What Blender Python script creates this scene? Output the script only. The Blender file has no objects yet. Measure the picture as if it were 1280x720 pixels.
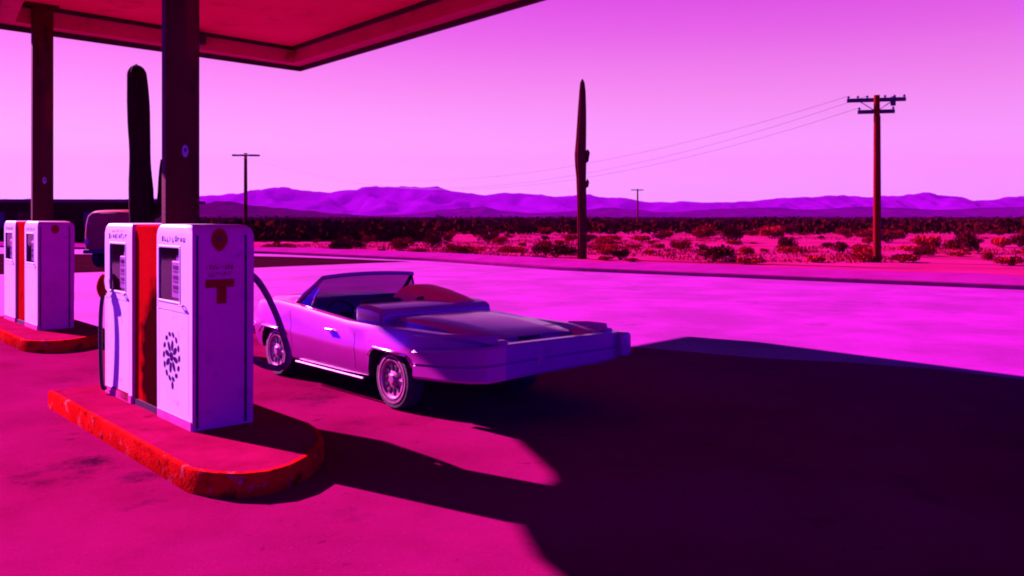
import bpy, bmesh, math, random
from mathutils import Vector, Matrix, noise
PI = math.pi; R = math.radians
S = bpy.context.scene
COL = S.collection
random.seed(11)

# ------------------------------------------------------------------ helpers
def tag(o, label=None, cat=None, group=None, kind=None):
    if label: o['label'] = label
    if cat: o['category'] = cat
    if group: o['group'] = group
    if kind: o['kind'] = kind
    return o

def empty(name, loc=(0, 0, 0), rz=0.0, parent=None):
    o = bpy.data.objects.new(name, None); COL.objects.link(o)
    o.location = loc; o.rotation_euler = (0, 0, rz); o.empty_display_size = .2
    if parent: o.parent = parent
    return o

class MB:
    """collects shapes, then links them as one mesh object"""
    def __init__(s): s.v = []; s.f = []; s.m = []; s.mi = 0
    def add(s, vs, fs):
        n = len(s.v); s.v += [tuple(p) for p in vs]
        s.f += [tuple(i + n for i in f) for f in fs]; s.m += [s.mi] * len(fs)
    def box(s, x0, x1, y0, y1, z0, z1, mat=None):
        vs = [Vector(p) for p in ((x0,y0,z0),(x1,y0,z0),(x1,y1,z0),(x0,y1,z0),(x0,y0,z1),(x1,y0,z1),(x1,y1,z1),(x0,y1,z1))]
        if mat: vs = [mat @ p for p in vs]
        s.add(vs, [(0,3,2,1),(4,5,6,7),(0,1,5,4),(1,2,6,5),(2,3,7,6),(3,0,4,7)])
    def prism(s, pts, z0, z1):
        n = len(pts)
        s.add([(p[0],p[1],z0) for p in pts] + [(p[0],p[1],z1) for p in pts],
              [tuple(range(n))[::-1], tuple(range(n, 2*n))] + [(i,(i+1)%n,(i+1)%n+n,i+n) for i in range(n)])
    def sheet(s, pts): s.add(pts, [tuple(range(len(pts)))])
    def loft(s, rings, cap=True, closed=True):
        n = len(rings[0]); vs = [p for r in rings for p in r]; fs = []
        for k in range(len(rings)-1):
            for i in range(n if closed else n-1):
                j = (i+1) % n
                fs.append((k*n+i, k*n+j, (k+1)*n+j, (k+1)*n+i))
        if cap: fs += [tuple(range(n))[::-1], tuple(range((len(rings)-1)*n, len(rings)*n))]
        s.add(vs, fs)
    def tube(s, path, rad, n=10, cap=True):
        path = [Vector(p) for p in path]; rings = []
        ref = None
        for i, p in enumerate(path):
            t = (path[min(i+1, len(path)-1)] - path[max(i-1, 0)]).normalized()
            if ref is None:
                ref = Vector((0,0,1)) if abs(t.z) < .9 else Vector((1,0,0))
            a = (ref - t * ref.dot(t)).normalized(); b = t.cross(a); ref = a
            r = rad[i] if isinstance(rad, (list, tuple)) else rad
            rings.append([p + (a*math.cos(2*PI*k/n) + b*math.sin(2*PI*k/n))*r for k in range(n)])
        s.loft(rings, cap)
    def cyl(s, c, axis, r0, r1, h, n=24):
        c = Vector(c); ax = Vector(axis).normalized()
        s.tube([c, c + ax*h], [r0, r1], n)
    def build(s, name, mats, parent=None, smooth=False, bevel=0, seg=2, loc=None, angle=40):
        me = bpy.data.meshes.new(name); me.from_pydata(s.v, [], s.f)
        if not isinstance(mats, (list, tuple)): mats = [mats]
        for m in mats: me.materials.append(m)
        for p, mi in zip(me.polygons, s.m): p.material_index = mi
        bm = bmesh.new(); bm.from_mesh(me); bmesh.ops.recalc_face_normals(bm, faces=bm.faces); bm.to_mesh(me); bm.free()
        o = bpy.data.objects.new(name, me); COL.objects.link(o)
        if parent: o.parent = parent
        if loc: o.location = loc
        if smooth:
            me.shade_smooth()
            if smooth == 'auto': me.set_sharp_from_angle(angle=R(angle))
        if bevel:
            b = o.modifiers.new('bevel', 'BEVEL'); b.width = bevel; b.segments = seg; b.limit_method = 'ANGLE'; b.angle_limit = R(35)
            me.shade_smooth(); w = o.modifiers.new('wn', 'WEIGHTED_NORMAL'); w.keep_sharp = True
        return o

def cut(o, cutters):
    """subtract temporary solids from o and keep the plain result"""
    tmp = []
    for mb in cutters:
        c = mb.build('cutter', [o.data.materials[0]]); tmp.append(c)
        if o.parent: c.matrix_world = Matrix()
        m = o.modifiers.new('b', 'BOOLEAN'); m.object = c; m.operation = 'DIFFERENCE'; m.solver = 'EXACT'
    par = o.parent; o.parent = None
    bpy.context.view_layer.update()
    dg = bpy.context.evaluated_depsgraph_get()
    me = bpy.data.meshes.new_from_object(o.evaluated_get(dg), depsgraph=dg)
    o.modifiers.clear(); old = o.data; o.data = me; me.name = old.name
    if par: o.parent = par
    for c in tmp:
        d = c.data; bpy.data.objects.remove(c); bpy.data.meshes.remove(d)
    return o

def bezier(p, n=16):
    p = [Vector(q) for q in p]; out = []
    for i in range(n+1):
        t = i/n; q = list(p)
        while len(q) > 1: q = [q[k].lerp(q[k+1], t) for k in range(len(q)-1)]
        out.append(q[0])
    return out

# ------------------------------------------------------------------ materials
ALB = .26      # the scene is exposed one stop over, so base colours sit in the real range
def _k(c, k): return tuple(min(.9, v*k) for v in c)
def mat(name, c1, c2=None, scale=4, rough=.7, bump=0, bscale=40, metal=0, spec=.4, detail=6, lo=.35, hi=.65, aniso=None, extra=None, coat=0, k=None):
    k = (1 if metal else ALB) if k is None else k
    c1 = _k(c1, k); c2 = _k(c2, k) if c2 else None; extra = [(_k(e[0], k), *e[1:]) for e in (extra or [])]
    m = bpy.data.materials.new(name); m.use_nodes = True
    nt = m.node_tree; N = nt.nodes; L = nt.links; p = N['Principled BSDF']
    p.inputs['Roughness'].default_value = rough; p.inputs['Metallic'].default_value = metal
    p.inputs['Specular IOR Level'].default_value = spec
    if coat: p.inputs['Coat Weight'].default_value = coat; p.inputs['Coat Roughness'].default_value = .1
    tc = N.new('ShaderNodeTexCoord'); vec = tc.outputs['Object']
    if aniso:
        mp = N.new('ShaderNodeMapping'); mp.inputs['Scale'].default_value = aniso
        L.new(vec, mp.inputs['Vector']); vec = mp.outputs['Vector']
    out = None
    if c2 is None: p.inputs['Base Color'].default_value = (*c1, 1)
    else:
        n = N.new('ShaderNodeTexNoise'); n.inputs['Scale'].default_value = scale; n.inputs['Detail'].default_value = detail
        n.inputs['Roughness'].default_value = .62
        L.new(vec, n.inputs['Vector'])
        r = N.new('ShaderNodeValToRGB'); r.color_ramp.elements[0].color = (*c1, 1); r.color_ramp.elements[1].color = (*c2, 1)
        r.color_ramp.elements[0].position = lo; r.color_ramp.elements[1].position = hi
        L.new(n.outputs['Fac'], r.inputs['Fac']); out = r.outputs['Color']
        for e in (extra or []):          # worn patches / spots: (colour, scale, low, high, seed offset)
            col, sc, a, b, off = e
            mp = N.new('ShaderNodeMapping'); mp.inputs['Location'].default_value = (off, off*1.7, off*.6)
            L.new(vec, mp.inputs['Vector'])
            n2 = N.new('ShaderNodeTexNoise'); n2.inputs['Scale'].default_value = sc; n2.inputs['Detail'].default_value = 7
            n2.inputs['Roughness'].default_value = .65
            L.new(mp.outputs['Vector'], n2.inputs['Vector'])
            mr = N.new('ShaderNodeMapRange'); mr.inputs['From Min'].default_value = a; mr.inputs['From Max'].default_value = b
            L.new(n2.outputs['Fac'], mr.inputs['Value'])
            mx = N.new('ShaderNodeMix'); mx.data_type = 'RGBA'; mx.inputs[7].default_value = (*col, 1)
            L.new(mr.outputs['Result'], mx.inputs[0]); L.new(out, mx.inputs[6]); out = mx.outputs[2]
        L.new(out, p.inputs['Base Color'])
    if bump:
        nb = N.new('ShaderNodeTexNoise'); nb.inputs['Scale'].default_value = bscale; nb.inputs['Detail'].default_value = 8
        L.new(tc.outputs['Object'], nb.inputs['Vector'])
        bp = N.new('ShaderNodeBump'); bp.inputs['Strength'].default_value = bump; bp.inputs['Distance'].default_value = .02
        L.new(nb.outputs['Fac'], bp.inputs['Height']); L.new(bp.outputs['Normal'], p.inputs['Normal'])
    return m

M = {}
M['forecourt'] = mat('forecourt concrete', (.064,.0012,.018), (.098,.0020,.030), .5, .85, .12, 90, spec=0, k=1, lo=.4, hi=.6, extra=[((.018,.001,.010), 1.1, .585, .70, 3.3), ((.125,.003,.052), .13, .46, .68, 8.0), ((.030,.001,.012), 6.0, .64, .74, 5.1), ((.14,.004,.05), 55, .58, .70, 1.0), ((.045,.001,.014), 85, .60, .70, 2.0)])
M['lot'] = mat('dusty lot', (.115,.003,.11), (.165,.004,.165), .5, .85, .2, 50, spec=.06, k=1, lo=.4, hi=.6, extra=[((.075,.003,.07), 1.1, .60, .74, 2.0), ((.20,.008,.22), 26, .58, .72, 4.0), ((.08,.003,.08), 38, .60, .72, 6.0)])
M['verge'] = mat('sandy verge', (.11,.003,.075), (.14,.004,.11), .8, .9, .5, 8, spec=0, k=1, extra=[((.065,.002,.04), 2.3, .62, .74, 2.0)])
M['kerb'] = mat('grey kerb', (.075,.003,.045), (.10,.004,.065), 2, .85, .3, 30, spec=0, k=1, extra=[((.03,.002,.02), 3, .6, .7, 3.0)])
M['sand'] = mat('desert sand', (.125,.0028,.034), (.175,.005,.068), .22, .95, .6, 3, spec=0, k=1, extra=[((.065,.0015,.014), .5, .58, .74, 1.0)])
M['asphalt'] = mat('old asphalt', (.010,.0012,.004), (.018,.002,.007), 1.2, .95, .4, 60, spec=.0, k=1)
M['island_top'] = mat('island concrete', (.10,.0018,.020), (.14,.0025,.032), 3, .85, .2, 70, spec=0, k=1, extra=[((.05,.0015,.013), 5, .6, .72, 2.0)])
M['kerb_red'] = mat('worn red kerb paint', (.26,.003,.003), (.38,.007,.006), 3, .8, .25, 50, spec=0, k=1, extra=[((.09,.003,.003), 5, .52, .66, 1.0), ((.30,.06,.06), 8, .57, .66, 6.0), ((.02,.002,.002), 12, .60, .70, 9.0)])
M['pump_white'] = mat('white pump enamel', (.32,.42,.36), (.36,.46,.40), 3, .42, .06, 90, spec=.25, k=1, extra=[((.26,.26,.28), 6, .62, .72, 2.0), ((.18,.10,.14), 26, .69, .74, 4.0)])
M['pump_shade'] = mat('pump enamel with painted shade', (.42,.03,.17), (.48,.04,.20), 2.5, .5, .06, 90, spec=.1, k=1, extra=[((.25,.02,.14), 5, .58, .72, 7.0), ((.14,.02,.10), 30, .69, .75, 2.0)])  # violet shade on the sides of the white cabinet, put into the colour
M['pump_red'] = mat('red panel paint', (.19,.0015,.003), (.24,.002,.004), 2, .6, .08, 70, k=1, spec=0, extra=[((.11,.001,.002), 5, .57, .7, 2.0)])
M['black_trim'] = mat('black trim', (.015,.008,.018), None, rough=.45)
M['rubber'] = mat('black rubber', (.02,.012,.02), (.035,.02,.03), 20, .6, .1, 80)
M['decal_dark'] = mat('dark print', (.035,.004,.06), None, rough=.7, spec=0, k=1)
M['decal_red'] = mat('red print', (.16,.006,.006), (.2,.008,.008), 30, .7, spec=0, k=1)
M['recess'] = mat('dark recess', (.06,.008,.03), (.09,.012,.05), 8, .7)
M['dial'] = mat('meter face', (.72,.42,.78), (.80,.5,.84), 14, .5)
M['steel'] = mat('dull steel', (.30,.16,.28), (.2,.08,.16), 9, .5, metal=.7)
M['column'] = mat('red brown column paint', (.040,.004,.004), (.065,.007,.008), 2.2, .7, .2, 40, aniso=(1,1,.35), spec=.05, k=1, extra=[((.11,.004,.005), 1.4, .56, .66, 4.0), ((.02,.003,.004), 5, .58, .68, 1.0), ((.2,.16,.18), 16, .7, .74, 3.0)])
M['soffit'] = mat('red soffit boards', (.60,.012,.07), (.70,.016,.09), .7, .8, .1, 30, k=1, spec=.05, extra=[((.42,.01,.05), 1.6, .56, .72, 3.0)])
M['fascia'] = mat('red fascia', (.42,.01,.08), (.52,.014,.12), 1.2, .75, .1, 30, k=1, spec=.05, extra=[((.2,.008,.03), 3, .58, .72, 3.0)])
M['fascia_dark'] = mat('dark gutter', (.05,.008,.014), (.09,.01,.02), 3, .6)
M['sticker'] = mat('white sticker', (.85,.72,.86), (.6,.4,.62), 40, .6)
M['cactus'] = mat('cactus skin', (.010,.0015,.003), (.018,.0025,.005), 5, .85, .3, 20, spec=.02, k=1)
M['cactus_red'] = mat('dry cactus skin', (.045,.003,.007), (.075,.005,.011), 4, .9, .4, 15, spec=0, k=1, aniso=(1,1,.15), extra=[((.014,.001,.004), 3, .52, .64, 1.0)])
M['pole'] = mat('weathered pole wood', (.075,.003,.004), (.11,.005,.006), 5, .9, .5, 30, spec=0, k=1, aniso=(1,1,.1))
M['crossarm'] = mat('dark crossarm', (.06,.02,.07), (.10,.03,.12), 5, .8)
M['insulator'] = mat('insulator glaze', (.10,.05,.16), None, rough=.3)
M['wire'] = mat('wire', (.07,.02,.08), None, rough=.6)
M['paint'] = mat('pale car paint', (.185,.0045,.145), (.21,.006,.165), 2, .3, spec=.4, coat=.6, k=1, extra=[((.22,.004,.06), 1.2, .60, .74, 5.0), ((.13,.005,.09), 9, .66, .74, 2.0)])
M['chrome'] = mat('chrome', (.78,.68,.80), None, rough=.16, metal=1)
M['tyre'] = mat('tyre', (.018,.010,.014), (.03,.015,.02), 30, .85, .2, 60)
M['hub'] = mat('hubcap', (.34,.10,.22), (.22,.05,.13), 20, .5, metal=.5)
M['interior'] = mat('blue interior', (.10,.06,.42), (.14,.09,.5), 6, .75, .2, 40)
M['seat_dark'] = mat('dark seat', (.014,.010,.022), (.03,.02,.04), 8, .7, .2, 40)
M['tonneau'] = mat('red tonneau', (.80,.05,.07), (.88,.07,.10), 3, .55, .2, 30, k=.9)
M['under'] = mat('underbody', (.02,.012,.015), None, rough=.9)
M['tail'] = mat('tail lamp', (.9,.16,.5), None, rough=.25, spec=.6)
M['van'] = mat('dull red van paint', (.16,.006,.012), (.21,.008,.018), 2, .5, spec=.15, k=1)
M['building'] = mat('dark timber wall', (.012,.001,.0012), (.018,.0015,.002), 2, .9, spec=0, k=1, aniso=(1,1,.2))
M['roof'] = mat('violet roof sheet', (.05,.004,.03), (.07,.006,.04), 1, .7, spec=.1, k=1)
M['bush_dark'] = mat('dark bush', (.038,.0016,.005), (.065,.002,.008), 3, .9, spec=0, k=1)
M['bush_red'] = mat('dry bush', (.18,.005,.009), (.27,.008,.016), 3, .9, spec=0, k=1)
M['bush_mid'] = mat('mid bush', (.09,.0025,.006), (.14,.004,.010), 3, .9, spec=0, k=1)
M['grass'] = mat('dry grass', (.14,.0045,.009), (.19,.006,.02), .3, .9, spec=0, k=1)
M['scrub'] = mat('far scrub', (.016,.0012,.0014), (.028,.0018,.0024), .02, .95, spec=0, k=1)
M['mountain'] = mat('violet rock', (.040,.001,.072), (.058,.0012,.10), .0016, .95, 0, spec=0, k=1)
M['hill_left'] = mat('maroon rock', (.010,.0004,.006), (.018,.0006,.010), .01, .95, 0, spec=0, k=1)
M['hill'] = mat('dark rock', (.016,.0004,.018), (.03,.0006,.035), .004, .95, 0, spec=0, k=1)

def glass(name, tint, mixf):
    m = bpy.data.materials.new(name); m.use_nodes = True; nt = m.node_tree; N = nt.nodes
    N.remove(N['Principled BSDF']); o = N['Material Output']
    t = N.new('ShaderNodeBsdfTransparent'); t.inputs[0].default_value = (*tint, 1)
    g = N.new('ShaderNodeBsdfGlossy'); g.inputs['Roughness'].default_value = .06; g.inputs[0].default_value = (.9,.7,.9,1)
    mx = N.new('ShaderNodeMixShader'); fr = N.new('ShaderNodeLayerWeight'); fr.inputs['Blend'].default_value = .35
    pw_ = N.new('ShaderNodeMath'); pw_.operation = 'POWER'; pw_.inputs[1].default_value = 3; nt.links.new(fr.outputs['Facing'], pw_.inputs[0])
    ad = N.new('ShaderNodeMath'); ad.operation = 'MULTIPLY_ADD'; ad.inputs[1].default_value = .5; ad.inputs[2].default_value = mixf; nt.links.new(pw_.outputs[0], ad.inputs[0])
    nt.links.new(ad.outputs[0], mx.inputs[0]); nt.links.new(t.outputs[0], mx.inputs[1]); nt.links.new(g.outputs[0], mx.inputs[2])
    nt.links.new(mx.outputs[0], o.inputs[0]); return m
M['glass'] = glass('pump glass', (.9,.7,.9), .02)
M['windshield'] = glass('tinted windscreen', (.24,.12,.30), .05)

# red panel with a dark patch low on one side
def dark_patch(m):
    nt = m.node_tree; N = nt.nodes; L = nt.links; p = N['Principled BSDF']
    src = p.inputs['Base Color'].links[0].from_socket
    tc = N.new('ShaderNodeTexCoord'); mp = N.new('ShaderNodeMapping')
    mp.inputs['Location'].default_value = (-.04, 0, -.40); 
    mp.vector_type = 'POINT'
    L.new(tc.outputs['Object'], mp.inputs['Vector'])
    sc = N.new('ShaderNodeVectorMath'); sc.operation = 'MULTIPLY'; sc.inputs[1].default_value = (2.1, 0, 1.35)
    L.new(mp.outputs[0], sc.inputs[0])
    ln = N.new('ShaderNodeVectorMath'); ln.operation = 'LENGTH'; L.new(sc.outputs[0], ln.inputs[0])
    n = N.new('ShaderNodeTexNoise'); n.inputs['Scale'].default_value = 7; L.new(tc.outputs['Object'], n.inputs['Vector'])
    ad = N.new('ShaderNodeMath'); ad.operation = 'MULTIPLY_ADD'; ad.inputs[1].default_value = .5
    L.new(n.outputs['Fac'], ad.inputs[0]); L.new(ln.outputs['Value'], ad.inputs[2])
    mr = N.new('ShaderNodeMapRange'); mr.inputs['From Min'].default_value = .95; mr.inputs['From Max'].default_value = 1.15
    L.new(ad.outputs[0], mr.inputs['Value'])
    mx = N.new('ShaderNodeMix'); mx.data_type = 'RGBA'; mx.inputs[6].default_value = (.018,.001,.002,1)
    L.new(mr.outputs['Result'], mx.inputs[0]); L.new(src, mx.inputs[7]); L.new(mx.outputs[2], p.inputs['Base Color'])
M['pump_red_patched'] = M['pump_red'].copy(); dark_patch(M['pump_red_patched'])

# ------------------------------------------------------------------ camera
F = 1108.0; H = 1.7; HY = 272.0
cd = bpy.data.cameras.new('camera'); cam = bpy.data.objects.new('camera', cd); COL.objects.link(cam); S.camera = cam
cam.location = (0, 0, H); cam.rotation_euler = (R(90), 0, 0)
cd.sensor_width = 36; cd.lens = F/1280*36; cd.shift_y = -(360-HY)/1280; cd.clip_end = 40000; cd.clip_start = .1
def gp(px, py, z=0.0):                      # where a photo pixel meets the level z
    k = (H-z)/(py-HY); return Vector(((px-640)*k, F*k, z))
def at(px, Y, py=None): return Vector(((px-640)/F*Y, Y, H-(py-HY)*Y/F if py is not None else 0))

# ------------------------------------------------------------------ light
SUN_EL = R(30); SDIR = Vector((-.84, .54, 0)).normalized()
to_sun = Vector((SDIR.x*math.cos(SUN_EL), SDIR.y*math.cos(SUN_EL), math.sin(SUN_EL)))
sl = bpy.data.lights.new('sun', 'SUN'); sl.energy = 5; sl.angle = R(.5); sl.color = (1, .22, .8)
so = bpy.data.objects.new('sun', sl); COL.objects.link(so); so.rotation_euler = (-to_sun).to_track_quat('-Z', 'Y').to_euler()
so.location = (-30, 20, 40)
w = bpy.data.worlds.new('World'); S.world = w; w.use_nodes = True
N = w.node_tree.nodes; L = w.node_tree.links; bg = N['Background']
sky = N.new('ShaderNodeTexSky'); sky.sky_type = 'NISHITA'; sky.sun_disc = False
sky.sun_elevation = SUN_EL; sky.sun_rotation = math.atan2(to_sun.x, to_sun.y)
sky.air_density = 1; sky.dust_density = 1.5
tc = N.new('ShaderNodeTexCoord'); sp = N.new('ShaderNodeSeparateXYZ'); L.new(tc.outputs['Generated'], sp.inputs[0])
# height tint of the dusk sky: pale pink at the horizon, violet above, indigo overhead
rz = N.new('ShaderNodeValToRGB'); cr = rz.color_ramp
for pos, c in ((0,(1.05,.32,1.0)),(.06,(1.0,.27,.98)),(.18,(.94,.215,.95)),(.25,(.80,.16,.9))):
    pass
els = [(0.0,(1.0,.58,.70)),(.08,(.98,.50,.70)),(.14,(.95,.33,.70)),(.20,(.86,.17,.72)),(.235,(.80,.11,.73)),(.28,(.4,.08,.6)),(.33,(.012,.012,.25)),(1.0,(.006,.009,.20))]
cr.elements[0].position = els[0][0]; cr.elements[0].color = (*els[0][1], 1)
cr.elements[1].position = 1; cr.elements[1].color = (*els[-1][1], 1)
for pos, c in els[1:-1]:
    e = cr.elements.new(pos); e.color = (*c, 1)
L.new(sp.outputs['Z'], rz.inputs['Fac'])
rb = N.new('ShaderNodeValToRGB'); cb = rb.color_ramp      # rest of the sky: strong low blue band added as fill for shaded faces
elb = [(0.0,(.34,.04,8.5)),(.15,(.28,.03,7.5)),(.27,(.07,.012,2.0)),(.42,(.008,.012,.28)),(1.0,(.006,.009,.20))]
cb.elements[0].position = 0; cb.elements[0].color = (*elb[0][1], 1); cb.elements[1].position = 1; cb.elements[1].color = (*elb[-1][1], 1)
for pos, c in elb[1:-1]:
    e = cb.elements.new(pos); e.color = (*c, 1)
L.new(sp.outputs['Z'], rb.inputs['Fac'])
dt = N.new('ShaderNodeVectorMath'); dt.operation = 'DOT_PRODUCT'; dt.inputs[1].default_value = (-.05, .999, 0)
L.new(tc.outputs['Generated'], dt.inputs[0])
mr = N.new('ShaderNodeMapRange'); mr.interpolation_type = 'SMOOTHSTEP'; mr.inputs['From Min'].default_value = .72; mr.inputs['From Max'].default_value = .835
L.new(dt.outputs['Value'], mr.inputs['Value'])
mx = N.new('ShaderNodeMix'); mx.data_type = 'RGBA'
L.new(mr.outputs['Result'], mx.inputs[0]); L.new(rb.outputs['Color'], mx.inputs[6]); L.new(rz.outputs['Color'], mx.inputs[7])
# brightness comes from the Nishita sky (levelled), colour from the dusk tint
bw = N.new('ShaderNodeRGBToBW'); L.new(sky.outputs['Color'], bw.inputs[0])
pw = N.new('ShaderNodeMath'); pw.operation = 'POWER'; pw.inputs[1].default_value = .25; L.new(bw.outputs[0], pw.inputs[0])
ml = N.new('ShaderNodeVectorMath'); ml.operation = 'SCALE'; L.new(mx.outputs[2], ml.inputs[0]); L.new(pw.outputs[0], ml.inputs['Scale'])
SKYGAIN = .66
mg = N.new('ShaderNodeVectorMath'); mg.operation = 'SCALE'; mg.inputs['Scale'].default_value = SKYGAIN; L.new(ml.outputs[0], mg.inputs[0])
L.new(mg.outputs[0], bg.inputs['Color']); bg.inputs['Strength'].default_value = .12
S.view_settings.view_transform = 'Standard'; S.view_settings.look = 'None'; S.view_settings.exposure = 3.0; S.view_settings.gamma = 1
S.render.engine = 'CYCLES'; S.cycles.max_bounces = 6; S.cycles.diffuse_bounces = 3; S.cycles.use_denoising = True
S.cycles.transparent_max_bounces = 16; S.cycles.filter_width = 1.9

# ------------------------------------------------------------------ the ground
KERB = [(75,-25.5),(40,.25),(11.9,20.9),(1.55,28.5),(-3.2,34.6),(-11.4,41.5),(-40,56),(-90,75)]
mb = MB(); mb.sheet([(-14000,-300,-.03),(14000,-300,-.03),(14000,16000,-.03),(-14000,16000,-.03)])
tag(mb.build('desert_ground', M['sand']), kind='structure')
mb = MB(); mb.sheet([(x,y,0) for x,y in KERB] + [(-90,-40,0),(75,-40,0)])
tag(mb.build('lot', M['lot']), kind='structure')
# concrete forecourt apron, sand-blown edge, widened so its colour darkens the canopy shadow
edge = []
for i in range(80):
    a = 2*PI*i/80
    r = 1 + .10*noise.noise(Vector((math.cos(a)*2, math.sin(a)*2, 3))) + .04*noise.noise(Vector((math.cos(a)*9, math.sin(a)*9, 7)))
    edge.append((-5.5 + 13.6*r*math.cos(a), 3.4 + 10.0*r*math.sin(a), .004))
mb = MB(); mb.sheet(edge); tag(mb.build('forecourt', M['forecourt']), kind='structure')
mb = MB(); mb.sheet([(-3.9,34.3,.004),(-8.9,29.9,.004),(-14,27.0,.004),(-26,22.5,.004),(-60,14,.004),(-60,40,.004),(-26,42,.004),(-14.5,40.5,.004),(-9.5,38.3,.004)])
tag(mb.build('side_road', M['asphalt']), kind='structure')
def offs(poly, d):
    out = []
    for i, p in enumerate(poly):
        a = Vector(poly[max(i-1,0)]); b = Vector(poly[min(i+1,len(poly)-1)]); t = (b-a).normalized()
        out.append(Vector(p) + Vector((t.y,-t.x))*d)
    return out
def subdiv(poly, step):
    out = []
    for a, b in zip(poly, poly[1:]):
        n = max(1, int((Vector(b)-Vector(a)).length/step))
        out += [tuple(Vector(a).lerp(Vector(b), i/n)) for i in range(n)]
    return out + [tuple(poly[-1])]
KS = subdiv(KERB, 1.2)
k0, k1 = KS, offs(KS, .16)
mb = MB()
rings = []
for i, (p, q) in enumerate(zip(k0, k1)):
    dz = .008*noise.noise(Vector((p[0]*.7, p[1]*.7, 0)))
    rings.append([(p[0],p[1],-.02),(q.x,q.y,-.02),(q.x,q.y,.12+dz),(p[0],p[1],.11+dz)])
mb.loft(rings); tag(mb.build('kerb', M['kerb'], bevel=.02), kind='structure')
mb = MB(); rr = []
prof = [(.161,.095),(.6,.11),(1.3,.20),(1.9,.24),(2.6,.16),(3.6,.06),(5.0,-.05)]
for d, z in prof:
    rr.append([(p.x, p.y, z + (.05*noise.noise(Vector((p.x*.6,p.y*.6,d))) if d > .3 else 0)) for p in offs(KS, d)])
mb.loft(rr, cap=False, closed=False); tag(mb.build('verge', M['verge'], smooth=True), kind='structure')

# ------------------------------------------------------------------ forecourt islands, pumps, columns
UA = math.atan2(.75, -.66)
ISL = [(-2.313, 6.41), (-6.52, 12.18)]
OUT = [(-.92,.39),(-1.1,.31),(-1.23,.19),(-1.29,.03),(-1.25,-.14),(-1.13,-.32),(-.98,-.48),(-.8,-.62),(-.55,-.73),(-.3,-.78),(2.32,-.78),(2.37,-.74),(2.37,.34),(2.34,.38)]
def inset(poly, d):
    n = len(poly); out = []
    for i in range(n):
        a, b, c = Vector(poly[i-1]), Vector(poly[i]), Vector(poly[(i+1)%n])
        t1 = (b-a).normalized(); t2 = (c-b).normalized()
        n1 = Vector((-t1.y,t1.x)); n2 = Vector((-t2.y,t2.x)); m = (n1+n2).normalized()
        out.append(tuple(b + m*(d/max(.4, m.dot(n1)))))
    return out
def island(C, label):
    r = empty('pump_island', (C[0], C[1], 0), UA); tag(r, label, 'kerb island', 'raised pump islands')
    mb = MB(); a = OUT; b = inset(OUT, .035)
    mb.loft([[(x,y,-.01) for x,y in a],[(x,y,.13) for x,y in a],[(x,y,.148) for x,y in inset(OUT,.008)],[(x,y,.152) for x,y in b],[(x,y,.02) for x,y in b]], cap=False)
    k = mb.build('painted_edge', M['kerb_red'], r, smooth='auto')
    mb = MB(); mb.prism(inset(OUT, .037), .0, .15); mb.build('top_slab', M['island_top'], r)
    return r
island(ISL[0], 'long concrete pump island with worn red kerb carrying the large flower printed fuel pump')
island(ISL[1], 'concrete pump island with red kerb standing farther off near the dull red van')

PW, PD, PH = .70, .466, 1.50   # pump length, depth, height
def text_marks(mb, x0, x1, z0, z1, n, plane, rnd, off=.002):
    """rows of small worn strokes; plane(u, w, d) -> point"""
    st = (x1-x0)/n
    for i in range(n):
        u0 = x0 + st*i + st*.15; u1 = u0 + st*rnd.uniform(.25,.6)
        za, zb = z0 + (z1-z0)*rnd.uniform(0,.3), z1 - (z1-z0)*rnd.uniform(0,.3)
        kind = rnd.choice('IITLUO')
        segs = [(u0, u0+st*.18, za, zb)]
        if kind in 'TL': segs.append((u0, u1+st*.2, zb-(z1-z0)*.2, zb) if kind == 'T' else (u0, u1+st*.2, za, za+(z1-z0)*.2))
        if kind in 'UO': segs += [(u1, u1+st*.18, za, zb), (u0, u1, za, za+(z1-z0)*.18)]
        for a, b, c, d in segs:
            a, b = x0+x1-b, x0+x1-a      # both printed faces are read with the axis running the other way
            mb.add([plane(a,c,off),plane(b,c,off),plane(b,d,off),plane(a,d,off)], [(0,1,2,3)])
def front(u, z, d): return (u, d, z)          # on the white face (y = 0)
def end(u, z, d): return (-d, u, z)           # on the end face (x = 0)
def ellipse_mesh(mb, plane, cu, cz, ru, rz_, off, n=20, rot=0, pt=0):
    vs = []
    for i in range(n):
        a = 2*PI*i/n; u = ru*math.cos(a); zz = rz_*math.sin(a)
        if pt and zz < 0: u *= 1 - pt*(-zz/rz_)**2
        u, zz = u*math.cos(rot)-zz*math.sin(rot), u*math.sin(rot)+zz*math.cos(rot)
        vs.append(plane(cu+u, cz+zz, off))
    mb.add(vs, [tuple(range(n))])

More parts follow.
